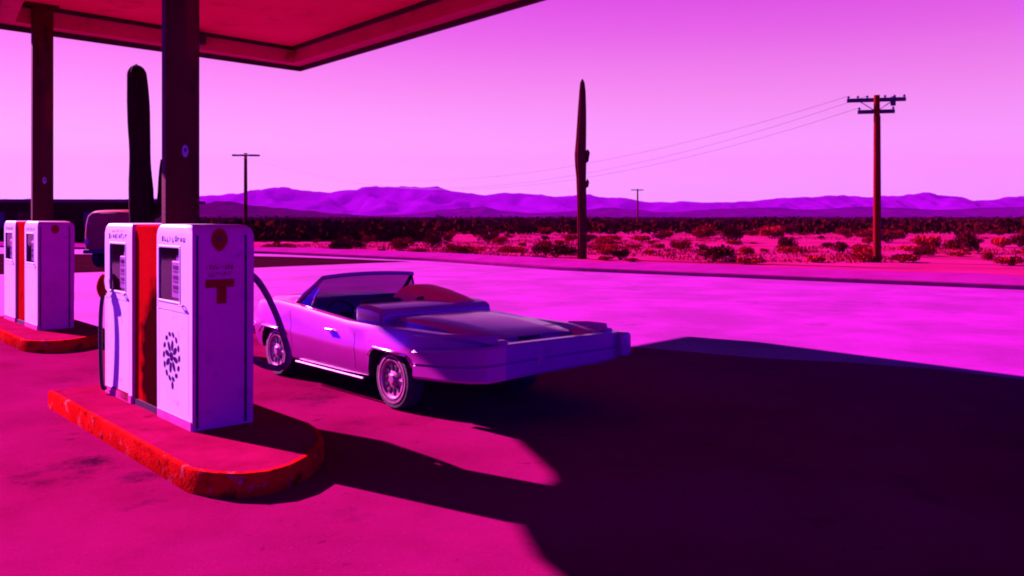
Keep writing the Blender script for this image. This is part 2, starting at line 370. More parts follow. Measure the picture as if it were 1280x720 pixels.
def pump(C, x, label, emblem=False, lettering=False, side_decal='faint', hose=None, seed=1, window=(.24,.655)):
    rnd = random.Random(seed)
    ca, sa = math.cos(UA), math.sin(UA)
    r = empty('fuel_pump', (C[0]+x*ca, C[1]+x*sa, .15), UA); tag(r, label, 'fuel pump', 'white fuel pumps on the islands')
    # body: slightly tapering rounded cabinet
    mb = MB(); prof = []
    for z, gx in ((0,0),(.75,-.004),(1.3,-.006),(1.42,-.004),(1.47,.012),(1.495,.045),(PH,.09)):
        prof.append([(gx,-gx*.4-.0,z),(PW-gx,-gx*.4,z),(PW-gx,-PD+gx,z),(gx,-PD+gx,z)])
    mb.loft(prof)
    b = mb.build('body', [M['pump_white'], M['pump_shade'], M['recess']], r)
    w0, w1 = window; z0, z1 = .92, 1.32
    c1 = MB(); c1.box(w0, w1, -.13, .1, z0, z1)
    c2 = MB(); c2.box(.06, .66, -.004, .1, .84, .848)
    c3 = MB(); c3.box(.06, .066, -.004, .1, .1, .848)
    c4 = MB(); c4.box(.654, .66, -.004, .1, .1, .848)
    cut(b, [c1, c2, c3, c4])
    for p in b.data.polygons:
        c = p.center; n = p.normal
        if c.y < -.005 and w0-.001 <= c.x <= w1+.001 and z0-.001 <= c.z <= z1+.001 and c.y > -.14: p.material_index = 2
        elif abs(n.x) > .6 or (n.y < -.5): p.material_index = 1  # ends and back get the enamel with shade painted in
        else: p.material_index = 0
    bv = b.modifiers.new('bevel', 'BEVEL'); bv.width = .028; bv.segments = 3; bv.limit_method = 'ANGLE'; bv.angle_limit = R(60); bv.use_clamp_overlap = True
    b.data.shade_smooth(); b.data.set_sharp_from_angle(angle=R(50))
    # window frame, meter, glass
    mb = MB(); t = .018
    for q in ((w0-t,w1+t,z0-t,z0),(w0-t,w1+t,z1,z1+t),(w0-t,w0,z0,z1),(w1,w1+t,z0,z1)): mb.box(q[0],q[1],-.02,.006,q[2],q[3])
    fr = mb.build('window_frame', M['pump_white'], r, bevel=.004)
    mb = MB(); mw = (w1-w0)
    mb.box(w0+.008, w0+mw*.46, -.125, -.012, z0+.02, z1-.10); mb.box(w0+.03, w0+mw*.36, -.12, -.03, z1-.10, z1-.05)
    d = mb.build('meter', M['dial'], r, bevel=.008)
    mb = MB()
    for k in range(3):
        zz = z1-.16-k*.075
        mb.box(w0+.03, w0+mw*.38, -.012, -.009, zz, zz+.028)
        for q in range(3): mb.box(w0+.04+q*.045, w0+.06+q*.045, -.009, -.007, zz-.022, zz-.010)
    mb.build('digits', M['decal_dark'], d)
    mb = MB(); mb.sheet([(w0+.001,-.005,z0+.001),(w1-.001,-.005,z0+.001),(w1-.001,-.005,z1-.001),(w0+.001,-.005,z1-.001)]); mb.build('window_glass', M['glass'], r)
    # black edging strips on the end
    for yy in (-.035, -.405):
        mb = MB(); mb.box(-.010, .004, yy-.008, yy+.008, .02, 1.42); mb.build('edge_strip', M['black_trim'], r)
    mb = MB(); mb.box(.012, PW-.012, -PD+.012, .006, -.005, .07); mb.build('plinth', M['pump_shade'], r, bevel=.006)
    mb = MB(); mb.tube([(.20,.004,.90),(.20,.022,.90),(.14,.022,.90),(.14,.004,.90)], .006, 8); mb.build('latch', M['steel'], r)
    # printing
    mb = MB(); text_marks(mb, .12, .60, 1.36, 1.415, 9, front, rnd, .003)
    text_marks(mb, .2, .5, 1.425, 1.45, 6, front, rnd, .003) if hose == 'nozzle' else None
    mb.build('lettering', M['decal_dark'], r)
    if emblem:
        mb = MB(); cx, cz = .40, .50
        ellipse_mesh(mb, front, cx, cz, .035, .035, .003)
        for k in range(8):
            a = 2*PI*k/8+.2
            ellipse_mesh(mb, front, cx+.085*math.cos(a), cz+.085*math.sin(a), .042, .022, .003, 14, a)
        for k in range(14):
            a = 2*PI*k/14
            ellipse_mesh(mb, front, cx+.155*math.cos(a), cz+.17*math.sin(a), .026, .018, .003, 12, a+PI/2+.4)
        ellipse_mesh(mb, front, cx-.02, cz-.215, .018, .03, .003)
        mb.build('flower_emblem', M['decal_dark'], r)
    if side_decal == 'full':
        mb = MB(); ellipse_mesh(mb, end, -.20, 1.385, .062, .085, .012, 28, 0, .45); e = mb.build('badge', M['decal_red'], r)
        mb = MB(); ellipse_mesh(mb, end, -.20, 1.392, .016, .02, .0145, 14); mb.build('badge_centre', M['decal_dark'], e)
        mb = MB(); text_marks(mb, -.31, -.10, 1.165, 1.205, 9, end, rnd, .009); text_marks(mb, -.29, -.12, 1.115, 1.155, 9, end, rnd, .009)
        mb.build('lettering', M['decal_red'], r)
        mb = MB(); mb.box(-.0125,.0,-.315,-.095,1.035,1.095); mb.box(-.0125,.0,-.255,-.18,.915,1.035)
        mb.build('red_mark', M['decal_red'], r, bevel=.006)
    else:
        mb = MB(); ellipse_mesh(mb, end, -.22, 1.39, .05, .062, .012, 24); mb.build('badge', M['decal_red'], r)
        if lettering:
            mb = MB(); text_marks(mb, -.18, -.08, 1.14, 1.2, 4, end, rnd, .009); text_marks(mb, -.26, -.14, .56, .66, 4, end, rnd, .009)
            text_marks(mb, -.24, -.14, .2, .26, 4, end, rnd, .009); mb.build('lettering', M['pump_shade'], r)
    # hose and nozzle
    if hose == 'loop':
        def wl(px, py, Y):
            p = Vector(((px-640)/F*Y, Y, H-(py-HY)*Y/F)) - Vector((C[0], C[1], .15)); return Vector((p.x*ca+p.y*sa, -p.x*sa+p.y*ca, p.z))
        pts = bezier([(.16,-PD+.01,1.12), wl(320,338,6.85), wl(330,362,6.95), wl(345,385,7.05), wl(356,425,7.12)], 14) + bezier([wl(356,425,7.12), wl(365,450,7.16), wl(366,466,7.2), wl(345,470,7.3), wl(318,455,7.35), (.50,-PD-.06,.45), (.50,-PD-.03,.75)], 20)[1:]
        mb = MB(); mb.tube(pts, .026, 10); mb.build('hose', M['hose'], r, smooth=True)
        mb = MB(); mb.tube(bezier([(.50,-PD-.03,.75),(.50,-PD-.05,.88),(.46,-PD-.07,.96),(.40,-PD-.03,1.02)], 8), [.03,.032,.032,.03,.027,.024,.02,.018,.016], 10)
        mb.box(.44,.50,-PD-.10,-PD-.06,.80,.92); mb.build('nozzle', M['steel'], r, smooth='auto')
    if hose == 'nozzle':
        mb = MB(); mb.tube(bezier([(.60,.02,.90),(.60,.09,.94),(.62,.07,.5),(.61,.06,.1),(.66,.05,.02),(.60,.03,.05)], 18), .018, 10); mb.build('hose', M['rubber'], r, smooth=True)
        mb = MB(); mb.tube(bezier([(.60,.05,.86),(.61,.075,.94),(.62,.07,1.0),(.66,.03,1.04)], 8), [.028,.032,.036,.036,.032,.028,.024,.02,.016], 10); mb.build('nozzle', M['decal_red'], r, smooth=True)
        mb = MB(); mb.box(.08,.5,.0,.006,.005,.075); mb.build('red_kick_plate', M['decal_red'], r)
    return r
M['hose'] = mat('faded hose rubber', (.10,.01,.06), (.16,.018,.09), 12, .7, .2, 60, k=1, spec=.1)
pump(ISL[0], 0, 'large white fuel pump with dark flower emblem and red shield badge on its end', emblem=True, side_decal='full', hose='loop', seed=3)
pump(ISL[0], 1.285, 'white fuel pump with red nozzle and black hose beside the dark patched red panel', hose='nozzle', seed=9, window=(.16,.56))
pump(ISL[1], 0, 'distant white fuel pump whose end shows a plain round red badge', lettering=True, seed=5, window=(.2,.6))
pump(ISL[1], 1.27, 'distant white fuel pump half hidden behind the distant round badged pump and red panel', seed=6, window=(.2,.6))

def red_panel(C, label, m):
    ca, sa = math.cos(UA), math.sin(UA)
    r = empty('divider_panel', (C[0]+.712*ca, C[1]+.712*sa, .15), UA); tag(r, label, 'panel', 'red panels between pumps')
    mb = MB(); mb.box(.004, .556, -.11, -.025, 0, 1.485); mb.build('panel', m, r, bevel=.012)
    mb = MB(); mb.box(.02, .54, -.10, -.012, 0, .05); mb.build('kick_rail', M['black_trim'], r)
    return r
red_panel(ISL[0], 'bright red divider panel with dark patch between the two big pumps', M['pump_red_patched'])
red_panel(ISL[1], 'clean bright red divider panel between the two distant pumps', M['pump_red'])

def column(C, label, sd):
    ca, sa = math.cos(UA), math.sin(UA); lx, ly = 1.0, -.285
    r = empty('canopy_column', (C[0]+lx*ca-ly*sa, C[1]+lx*sa+ly*ca, .15), UA); tag(r, label, 'column', 'canopy columns')
    mb = MB(); mb.box(-.05,.05,-.155,.128,0,4.70); mb.build('shaft', M['column'], r, bevel=.01)
    mb = MB(); mb.box(-.10,.10,-.20,.20,0,.02); 
    for sx in (-.075,.075):
        for sy in (-.175,.175): mb.cyl((sx,sy,.02),(0,0,1),.012,.012,.02,8)
    mb.build('base_plate', M['steel'], r)
    mb = MB(); ellipse_mesh(mb, lambda u,z,d: (-.05-d,u,z), -.03, 2.10, .028, .052, .003, 20); st = mb.build('sticker', M['sticker'], r)
    mb = MB(); ellipse_mesh(mb, lambda u,z,d: (-.05-d,u,z), -.03, 2.11, .010, .018, .0045, 12); mb.build('sticker_mark', M['decal_dark'], st)
    mb = MB(); mb.box(-.10,.10,-.22,.22,4.66,4.70); mb.build('cap_plate', M['column'], r)
column(ISL[0], 'dark canopy column with white oval sticker rising behind the flower emblem pump', 0)
column(ISL[1], 'reddish canopy column rising behind the distant round badged pump', 1)

# ------------------------------------------------------------------ canopy
K = Vector((-4.03, 16.86)); E1 = Vector((-.68,-.73)); E2 = Vector((.63,-.78))
CP = [(0,0),(5.31,0),(5.41,1.0),(5.48,1.65),(5.66,2.2),(6.04,2.98),(6.15,3.12),(6.78,3.37),(7.1,3.9),(7.25,4.5),(7.25,15),(0,15)]  # unseen end of the outline is shaped to steer the canopy shadow
cpoly = [tuple(K + E1*t + E2*s) for t, s in CP]
area = sum(a[0]*b[1]-b[0]*a[1] for a, b in zip(cpoly, cpoly[1:]+cpoly[:1]))
if area < 0: cpoly = cpoly[::-1]
can = empty('canopy', (K.x, K.y, 0)); tag(can, 'broad flat forecourt canopy with red soffit and dark gutter edge', 'canopy')
def loc(poly): return [(x-K.x, y-K.y) for x, y in poly]
cl = loc(cpoly)
mb = MB(); mb.prism(inset(cl, .30), 4.85, 4.92); mb.build('soffit', M['soffit'], can)
mb = MB(); mb.prism(inset(cl, -.02), 5.0, 5.06); mb.build('roof_deck', M['fascia_dark'], can)
def ring(name, d0, d1, z0, z1, m, bev=0):
    a, b = inset(cl, d0), inset(cl, d1); mb = MB(); n = len(a)
    vs = [(x,y,z0) for x,y in a]+[(x,y,z0) for x,y in b]+[(x,y,z1) for x,y in b]+[(x,y,z1) for x,y in a]
    fs = []
    for k in range(4):
        for i in range(n):
            j = (i+1)%n; k2 = (k+1)%4
            fs.append((k*n+i, k*n+j, k2*n+j, k2*n+i))
    mb.add(vs, fs); return mb.build(name, m, can, bevel=bev)
ring('fascia', .035, .30, 4.56, 4.998, M['fascia'], .006)
ring('gutter', -.015, .033, 4.48, 4.998, M['fascia_dark'], .006)
ring('soffit_trim', .303, .36, 4.79, 4.848, M['fascia_dark'])
q = K + E1*2.35 + E2*.42
mb = MB(); an = math.atan2(E1.y, E1.x)
mt = Matrix.Translation((q.x-K.x, q.y-K.y, 0)) @ Matrix.Rotation(an, 4, 'Z')
mb.box(-.22,.22,-.10,.12,4.60,4.78,mt); mb.box(-.05,.05,-.08,.08,4.775,4.86,mt); jb = mb.build('light_housing', M['fascia_dark'], can, bevel=.02)

# ------------------------------------------------------------------ the convertible
CA = math.atan2(.754, -.656)
cwx, cwy = -1.08, 7.82
Lx, Ly = math.cos(CA+PI/2), math.sin(CA+PI/2)
car = empty('convertible_car', (cwx-.8*Lx, cwy-.8*Ly, 0), CA)
tag(car, 'pale open top convertible with long tail parked beside the pump island', 'car')
ST = [(3.08,.56,.42,.64,.66),(3.0,.68,.33,.71,.74),(2.75,.77,.26,.785,.81),(2.24,.80,.22,.815,.835),(1.9,.80,.21,.80,.82),(1.3,.80,.21,.755,.75),(.8,.80,.21,.722,.72),(.4,.80,.22,.722,.72),
      (0,.80,.26,.727,.715),(-.4,.79,.34,.73,.70),(-.8,.755,.385,.73,.675),(-1.08,.70,.43,.722,.655),(-1.24,.66,.47,.715,.655),(-1.30,.62,.50,.70,.66)]
rings = []
for a, wd, zb, zs, zt in ST:
    zc = zb + (zs-zb)*.55
    half = [(0,zb),(wd*.80,zb),(wd*.955,zb+.03),(wd*.985,zb+.10),(wd,zc-.05),(wd+.004,zc),(wd-.012,zc+.05),(wd-.03,zs-.05),(wd-.055,zs-.008),(wd-.10,zs),(wd-.17,zs-.006),(wd-.24,zt),(0,zt+.012)]
    full = half + [(-b,z) for b,z in half[-2:0:-1]]
    rings.append([(a,b,z) for b,z in full])
mb = MB(); mb.loft(rings)
body = mb.build('body', [M['paint'], M['under']], car)
def arch(a0, y0, y1):
    c = MB(); pts = [(-.40,-.1),(-.37,.20),(-.30,.43),(-.24,.50),(.26,.515),(.34,.44),(.41,.20),(.43,-.1)]
    c.loft([[(a0+x,y0,z) for x,z in pts],[(a0+x,y1,z) for x,z in pts]]); return c
cutters = []
for a0 in (0, 2.24):
    cutters += [arch(a0, .52, 1.1), arch(a0, -1.1, -.52)]
cb_ = MB(); cb_.loft([[(.72,-.66,.36),(2.0,-.66,.36),(2.0,.66,.36),(.72,.66,.36)],[(.66,-.70,1.2),(2.06,-.70,1.2),(2.06,.70,1.2),(.66,.70,1.2)]]); cutters.append(cb_)
for sgn in (1,-1):
    for ap in (.60, 1.86):
        g = MB(); y0, y1 = sorted((sgn*.775, sgn*1.0))
        pts = [(ap, .27),(ap-.01,.45),(ap+.02,.60),(ap+.07,.71),(ap+.12,.9)]
        g.loft([[(x-.005,y0,z) for x,z in pts]+[(x+.005,y0,z) for x,z in pts[::-1]],[(x-.005,y1,z) for x,z in pts]+[(x+.005,y1,z) for x,z in pts[::-1]]]); cutters.append(g)
for c in cutters:   # local space: cutters are applied with the body unparented
    pass
cut(body, cutters)
body.data.shade_smooth(); body.data.set_sharp_from_angle(angle=R(32))
for p in body.data.polygons:
    c = p.center
    inside = (.6 < c.x < 2.1 and abs(c.y) < .69 and c.z < .74 and c.z > .3 and not (p.normal.z > .5 and c.z > .68))
    well = (abs(c.y) < .76 and c.z < .53 and (abs(c.x) < .44 or abs(c.x-2.24) < .44)) and abs(p.normal.y) < .99
    if well or p.normal.z < -.7: p.material_index = 1
# cabin lining
mb = MB(); mb.box(.73,1.99,-.655,.655,.365,.40); mb.build('cabin_floor', M['seat_dark'], car)
for sgn in (1,-1):
    mb = MB(); y0, y1 = sorted((sgn*.63, sgn*.662)); mb.loft([[(.74,y0,.40),(1.98,y0,.40),(1.98,y1,.40),(.74,y1,.40)],[(.74,y0,.69),(1.98,y0,.77),(1.98,y1+.0,.77),(.74,y1,.69)]]); mb.build('door_lining', M['interior'], car, bevel=.012)
    mb = MB(); y = sgn*.80; y0, y1 = sorted((y-sgn*.012, y+sgn*.022)); mb.box(.98,1.12,y0,y1,.60,.622); mb.build('door_handle', M['chrome'], car, bevel=.006)
mb = MB(); mb.loft([[(1.72,-.62,.42),(2.0,-.62,.42),(2.0,.62,.42),(1.72,.62,.42)],[(1.70,-.63,.70),(2.02,-.63,.78),(2.02,.63,.78),(1.70,.63,.70)],[(1.76,-.62,.78),(2.03,-.62,.83),(2.03,.62,.83),(1.76,.62,.78)]])
mb.build('dashboard', M['interior'], car, bevel=.02)
wr = []
for i in range(25):
    a = 2*PI*i/24; wr.append((1.62+.06*math.sin(a), .34+.16*math.cos(a), .69+.13*math.sin(a)))
mb = MB(); mb.tube(wr, .013, 8); mb.tube([(1.62,.34,.69),(1.78,.34,.62)], .02, 8); mb.tube([(1.62,.19,.69),(1.62,.49,.69)], .009, 6); mb.build('steering_wheel', M['seat_dark'], car, smooth=True)
def seat(y, m, nm):
    mb = MB(); hw = .27
    mb.loft([[(.95,y-hw,.40),(1.5,y-hw,.40),(1.5,y+hw,.40),(.95,y+hw,.40)],[(.95,y-hw,.56),(1.52,y-hw,.60),(1.52,y+hw,.60),(.95,y+hw,.56)]])
    mb.loft([[(.92,y-hw,.42),(1.10,y-hw,.42),(1.10,y+hw,.42),(.92,y+hw,.42)],[(.80,y-hw,.80),(.96,y-hw,.80),(.96,y+hw,.80),(.80,y+hw,.80)],[(.78,y-hw+.05,.90),(.90,y-hw+.05,.90),(.90,y+hw-.05,.90),(.78,y+hw-.05,.90)]])
    mb.build(nm, m, car, bevel=.05, seg=3)
seat(.33, M['seat_dark'], 'seat'); seat(-.33, M['seat_dark'], 'seat')
# raised rear deck over the folded roof
mb = MB(); dk = []
for a, z0, z1, hw in ((.34,.70,.80,.64),(.38,.70,.845,.665),(.55,.70,.868,.675),(.74,.70,.872,.675),(.80,.72,.862,.66)):
    dk.append([(a,-hw,z0),(a,hw,z0),(a,hw-.005,z1-.03),(a,hw-.05,z1),(a,-hw+.05,z1),(a,-hw+.005,z1-.03)])
mb.loft(dk); mb.build('rear_deck', M['paint'], car, bevel=.012)
mb = MB(); tk = []
for a, z, y0, y1 in ((.44,.872,-.60,-.16),(.6,.915,-.62,-.13),(.85,.965,-.635,-.10),(1.1,.995,-.64,-.09),(1.28,.985,-.635,-.10),(1.36,.94,-.62,-.12),(1.38,.87,-.6,-.14)):
    ym = (y0+y1)/2; hw = (y1-y0)/2; zb = .74
    tk.append([(a, ym+hw*math.cos(t)*(1 if t<PI else 1), zb+(z-zb)*(math.sin(t)**.55 if math.sin(t) > 0 else 0)) for t in [PI*i/12 for i in range(13)]])
mb.loft(tk); mb.build('tonneau_hump', M['tonneau'], car, smooth='auto')
# trunk lid
mb = MB(); tr = []
for a, z, hw in ((.36,.772,.50),(.28,.785,.53),(0,.788,.54),(-.4,.768,.54),(-.75,.735,.53),(-.95,.71,.51),(-1.0,.695,.49)):
    tr.append([(a,-hw,.66),(a,hw,.66),(a,hw,z-.035),(a,hw-.05,z-.006),(a,hw*.5,z+.006),(a,-hw*.5,z+.006),(a,-hw+.05,z-.006),(a,-hw,z-.035)])
mb.loft(tr); lid = mb.build('trunk_lid', M['paint'], car, smooth='auto')
mb = MB(); mb.box(-1.02,-.985,-.06,.16,.672,.70); mb.build('lid_handle', M['black_trim'], lid)
mb = MB()
for t in (-.12,.12): mb.box(-.9,.3,t-.006,t+.006,.76,.797)
# tail lamps and fins
for sgn in (1,-1):
    mb = MB(); y0,y1 = sorted((sgn*.56,sgn*.645)); mb.box(-1.335,-1.24,y0,y1,.60,.735); mb.build('tail_lamp', M['tail'], car, bevel=.018)
    mb = MB(); mb.loft([[(-.70,sgn*.70,.722),(-.70,sgn*.755,.715),(-.70,sgn*.73,.735)],[(-1.0,sgn*.645,.72),(-1.0,sgn*.715,.712),(-1.0,sgn*.68,.765)],[(-1.27,sgn*.60,.70),(-1.27,sgn*.66,.70),(-1.27,sgn*.63,.775)]]); mb.build('fin', M['paint'], car, bevel=.008)
# rear bumper swept round the tail
path = [(-.42,.805,.345,.585),(-.8,.785,.365,.62),(-1.1,.745,.385,.66),(-1.27,.705,.405,.69),(-1.36,.63,.435,.715),(-1.40,.40,.455,.722),(-1.41,0,.465,.722),(-1.40,-.40,.47,.715),(-1.36,-.62,.475,.705),(-1.26,-.70,.46,.70),(-1.1,-.735,.44,.67),(-.8,-.775,.40,.63)]
rg = []
for i,(a,b,z0,z1) in enumerate(path):
    p0 = Vector(path[max(i-1,0)][:2]); p1 = Vector(path[min(i+1,len(path)-1)][:2]); t = (p1-p0).normalized(); n = Vector((-t.y,t.x))
    if n.dot(Vector((a+.2,b))) < 0: n = -n
    o1 = .012; zm = z0+(z1-z0)*.48
    P = lambda d,z: (a+n.x*d, b+n.y*d, z)
    rg.append([P(-.03,z0),P(.03,z0),P(.042,z0+.02),P(.042,zm-.012),P(.028,zm-.004),P(.028,zm+.004),P(.05,zm+.012),P(.05,z1-.02),P(.036,z1),P(-.03,z1)])
mb = MB(); mb.loft(rg); mb.build('rear_bumper', M['bumper'] if 'bumper' in M else M['paint'], car, smooth='auto', angle=25)
for sgn in (-1,):
    mb = MB(); mb.box(-1.475,-1.30,-.735,-.62,.495,.705); mb.build('bumper_guard', M['paint'], car, bevel=.03)
mb = MB(); mb.box(-1.462,-1.445,.30,.345,.52,.69); mb.box(-1.455,-1.43,.285,.36,.515,.695); mb.build('bumper_guard', M['paint'], car, bevel=.01)
mb = MB(); mb.loft([[(-1.2,-.5,.44),(-1.2,.5,.44),(-1.2,.5,.50),(-1.2,-.5,.50)],[(-.35,-.6,.26),(-.35,.6,.26),(-.35,.6,.45),(-.35,-.6,.45)]]); mb.tube([(-1.25,.35,.43),(-.6,.35,.31)], .025, 10); mb.build('underbody', M['under'], car)
# front bumper, grille, lamps
mb = MB(); mb.box(3.04,3.16,-.72,.72,.36,.50); mb.build('front_bumper', M['chrome'], car, bevel=.04, seg=3)
mb = MB(); mb.box(3.05,3.09,-.36,.36,.52,.62); mb.build('grille', M['black_trim'], car)
for sgn in (1,-1):
    mb = MB(); mb.cyl((3.02,sgn*.48,.585),(1,0,0),.075,.07,.075,20); mb.build('headlight', M['dial'], car, smooth='auto')
# arch trims and sill strips
def arch_trim(a0, sgn):
    mb = MB(); o = []
    pts = [(-.385,.10),(-.30,.43),(-.24,.50),(.26,.515),(.34,.44),(.42,.17)]
    y = sgn*.805
    for i,(x,z) in enumerate(pts): o.append((a0+x, y if not (a0 == 0 and x < -.2) else y-sgn*.01, z+.012))
    mb.tube([(a0-.25,y,.512),(a0+.0,y,.52),(a0+.27,y,.527),(a0+.355,y,.45)], .013, 8); mb.build('arch_trim', M['chrome'], car, smooth=True)
for a0 in (0,2.24):
    for sgn in (1,-1): arch_trim(a0, sgn)
for sgn in (1,-1):
    mb = MB(); y0,y1 = sorted((sgn*.765,sgn*.795)); mb.box(.46,1.78,y0,y1,.205,.225); mb.build('sill_strip', M['steel'], car, bevel=.008)
# wheels
def wheel(a, sgn):
    mb = MB(); R0, W = .272, .19; y = sgn*.775
    prof = [(.175,-.0),(.20,.004),(.25,0),(.268,-.02),(R0,-.05),(R0,-.14),(.255,-.17),(.2,-.18),(.16,-.16)]
    n = 40; rings = []
    for i in range(n):
        t = 2*PI*i/n; rings.append([(a+r*math.cos(t), y+sgn*d, .272+r*math.sin(t)) for r, d in prof])
    rings.append(rings[0]); mb.loft(rings, cap=False)
    w_ = empty('wheel', (0,0,0), 0, car)
    mb.build('tyre', M['tyre'], w_, smooth='auto')
    mb = MB(); prof = [(.0,.012),(.035,.012),(.045,-.004),(.07,-.02),(.155,-.012),(.165,.004),(.176,.006),(.182,-.006),(.178,-.05)]; rings = []
    for i in range(n+1):
        t = 2*PI*i/n; rings.append([(a+r*math.cos(t), y+sgn*d, .272+r*math.sin(t)) for r, d in prof])
    mb.loft(rings, cap=False); mb.build('hubcap', M['hub'], w_, smooth='auto', angle=30)
    mb = MB()
    for k in range(10):
        t = 2*PI*k/10+.15; c = Matrix.Translation((a,y,.272)) @ Matrix.Rotation(-t,4,'Y')
        y0,y1 = sorted((sgn*-.018, sgn*-.008)); mb.box(.078,.14,y0,y1,-.014,.014,c)
    mb.build('hub_slots', M['black_trim'], w_)
    mb = MB(); prof=[(.196,.0045),(.214,.0045)]; rings=[]
    for i in range(n+1):
        t = 2*PI*i/n; rings.append([(a+r*math.cos(t), y+sgn*(d+.002), .272+r*math.sin(t)) for r, d in prof])
    mb.loft(rings, cap=False, closed=False); mb.build('whitewall', M['hub'], w_)
for a0 in (0,2.24):
    for sgn in (1,-1): wheel(a0, sgn)
# windscreen: curved pane, frame
def ws(t, v):     # t -1..1 across, v 0 base..1 top
    b = t*(.66-.10*v); bow = (1-t*t)
    return Vector((2.02-.38*v+.10*bow*(1-.4*v)-.02, b, .80+.275*v+.02*bow))
mb = MB(); nx, ny = 20, 6
for k in range(ny+1):
    pass
g = [[ws(-1+2*i/nx, k/ny) for i in range(nx+1)] for k in range(ny+1)]
mb.loft(g, cap=False, closed=False)
wo = mb.build('windscreen', M['windshield'], car, smooth=True)
mb = MB(); mb.tube([ws(-1+2*i/nx, 1.0) for i in range(nx+1)], .021, 8)
mb.build('windscreen_header', M['paint'], car, smooth=True)
for sgn in (1,-1):
    mb = MB(); mb.tube([ws(sgn, v/5) for v in range(6)], [.032,.028,.025,.022,.021,.021], 8); mb.build('pillar', M['paint'] if sgn > 0 else M['seat_dark'], car, smooth=True)
    mb = MB(); q = sgn*.655; tri = [(1.97,q,.80),(1.68,q,.78),(1.645,q*.88,1.03)]
    mb.sheet(tri); v_ = mb.build('vent_window', M['windshield'], car)
    mb = MB(); mb.tube([(1.68,q,.78),(1.645,q*.88,1.03)], .011, 8); mb.build('vent_frame', M['seat_dark'] if sgn < 0 else M['chrome'], v_, smooth=True)

# ------------------------------------------------------------------ saguaros
def cactus_mesh(mb, path, rad, ribs=12, depth=.10):
    path = [Vector(p) for p in path]; rings = []; ref = None; n = ribs*4
    for i, p in enumerate(path):
        t = (path[min(i+1,len(path)-1)]-path[max(i-1,0)]).normalized()
        if ref is None: ref = Vector((1,0,0)) if abs(t.z) > .7 else Vector((0,0,1))
        a = (ref-t*ref.dot(t)).normalized(); b = t.cross(a); ref = a; ring = []
        for k in range(n):
            th = 2*PI*k/n; rr = rad[i]*(1-depth+depth*abs(math.cos(th*ribs/2)))
            rr *= 1+.07*noise.noise(Vector((math.cos(th)*1.5, math.sin(th)*1.5, p.z*2.2)))
            ring.append(p+(a*math.cos(th)+b*math.sin(th))*rr)
        rings.append(ring)
    mb.loft(rings)
b0 = at(178, 16); z_top = H-(80-HY)*16/F
r = empty('saguaro_cactus', (b0.x, b0.y, 0)); tag(r, 'thick round topped saguaro cactus standing just beyond the canopy edge', 'cactus')
mb = MB(); n = 26
pth, rd = [], []
ts = [i/n for i in range(n-1)] + [.962+.038*math.sin(PI/2*q/7) for q in range(8)]
for t in ts:
    pth.append((.10*(1-t)-.02*math.sin(t*5)-.13*t, 0, z_top*t-.02))
    rr = .235-.06*t + .012*math.sin(t*17)
    if t >= .962: rr *= math.sqrt(max(.004, 1-((t-.962)/.038)**2))
    rd.append(rr)
pth[-1] = (pth[-1][0], 0, z_top)
cactus_mesh(mb, pth, rd, 11, .2); mb.build('trunk', M['cactus'], r, smooth=True)
mb = MB(); ap = bezier([(.12,0,1.75),(.36,0,1.70),(.36,0,1.95),(.34,0,2.75)], 12); cactus_mesh(mb, ap, [.06,.075,.08,.08,.08,.08,.078,.076,.072,.068,.06,.045,.015], 7); mb.build('arm', M['cactus'], r, smooth=True)

YB = 37.0
b1 = at(727, YB); z_top = H-(99-HY)*YB/F
r = empty('saguaro_cactus', (b1.x, b1.y, 0)); tag(r, 'slender tapering dead saguaro spire standing alone past the kerb', 'cactus')
mb = MB(); pth, rd = [], []
prof = [(0,.20,.02),(.15,.20,.02),(.32,.205,-.0),(.45,.21,-.02),(.52,.24,-.05),(.58,.245,-.06),(.66,.22,-.03),(.75,.20,-.0),(.85,.175,.02),(.93,.14,.03),(.98,.10,.03),(1.0,.03,.03)]
for t, rr, dx in prof: pth.append((dx,0,z_top*t-.02*(t==0))); rd.append(rr)
cactus_mesh(mb, pth, rd, 9, .22); mb.build('trunk', M['cactus_red'], r, smooth=True)
for (zz, s_) in ((.585,.10),(.56,.07),(.42,.07)):
    mb = MB(); cactus_mesh(mb, [(.10,-.05,z_top*zz-.22),(.22,-.06,z_top*zz-.12),(.245,-.06,z_top*zz+.05),(.24,-.06,z_top*zz+.16)], [s_*.6,s_,s_,s_*.3], 6); mb.build('bud', M['cactus_red'], r, smooth=True)

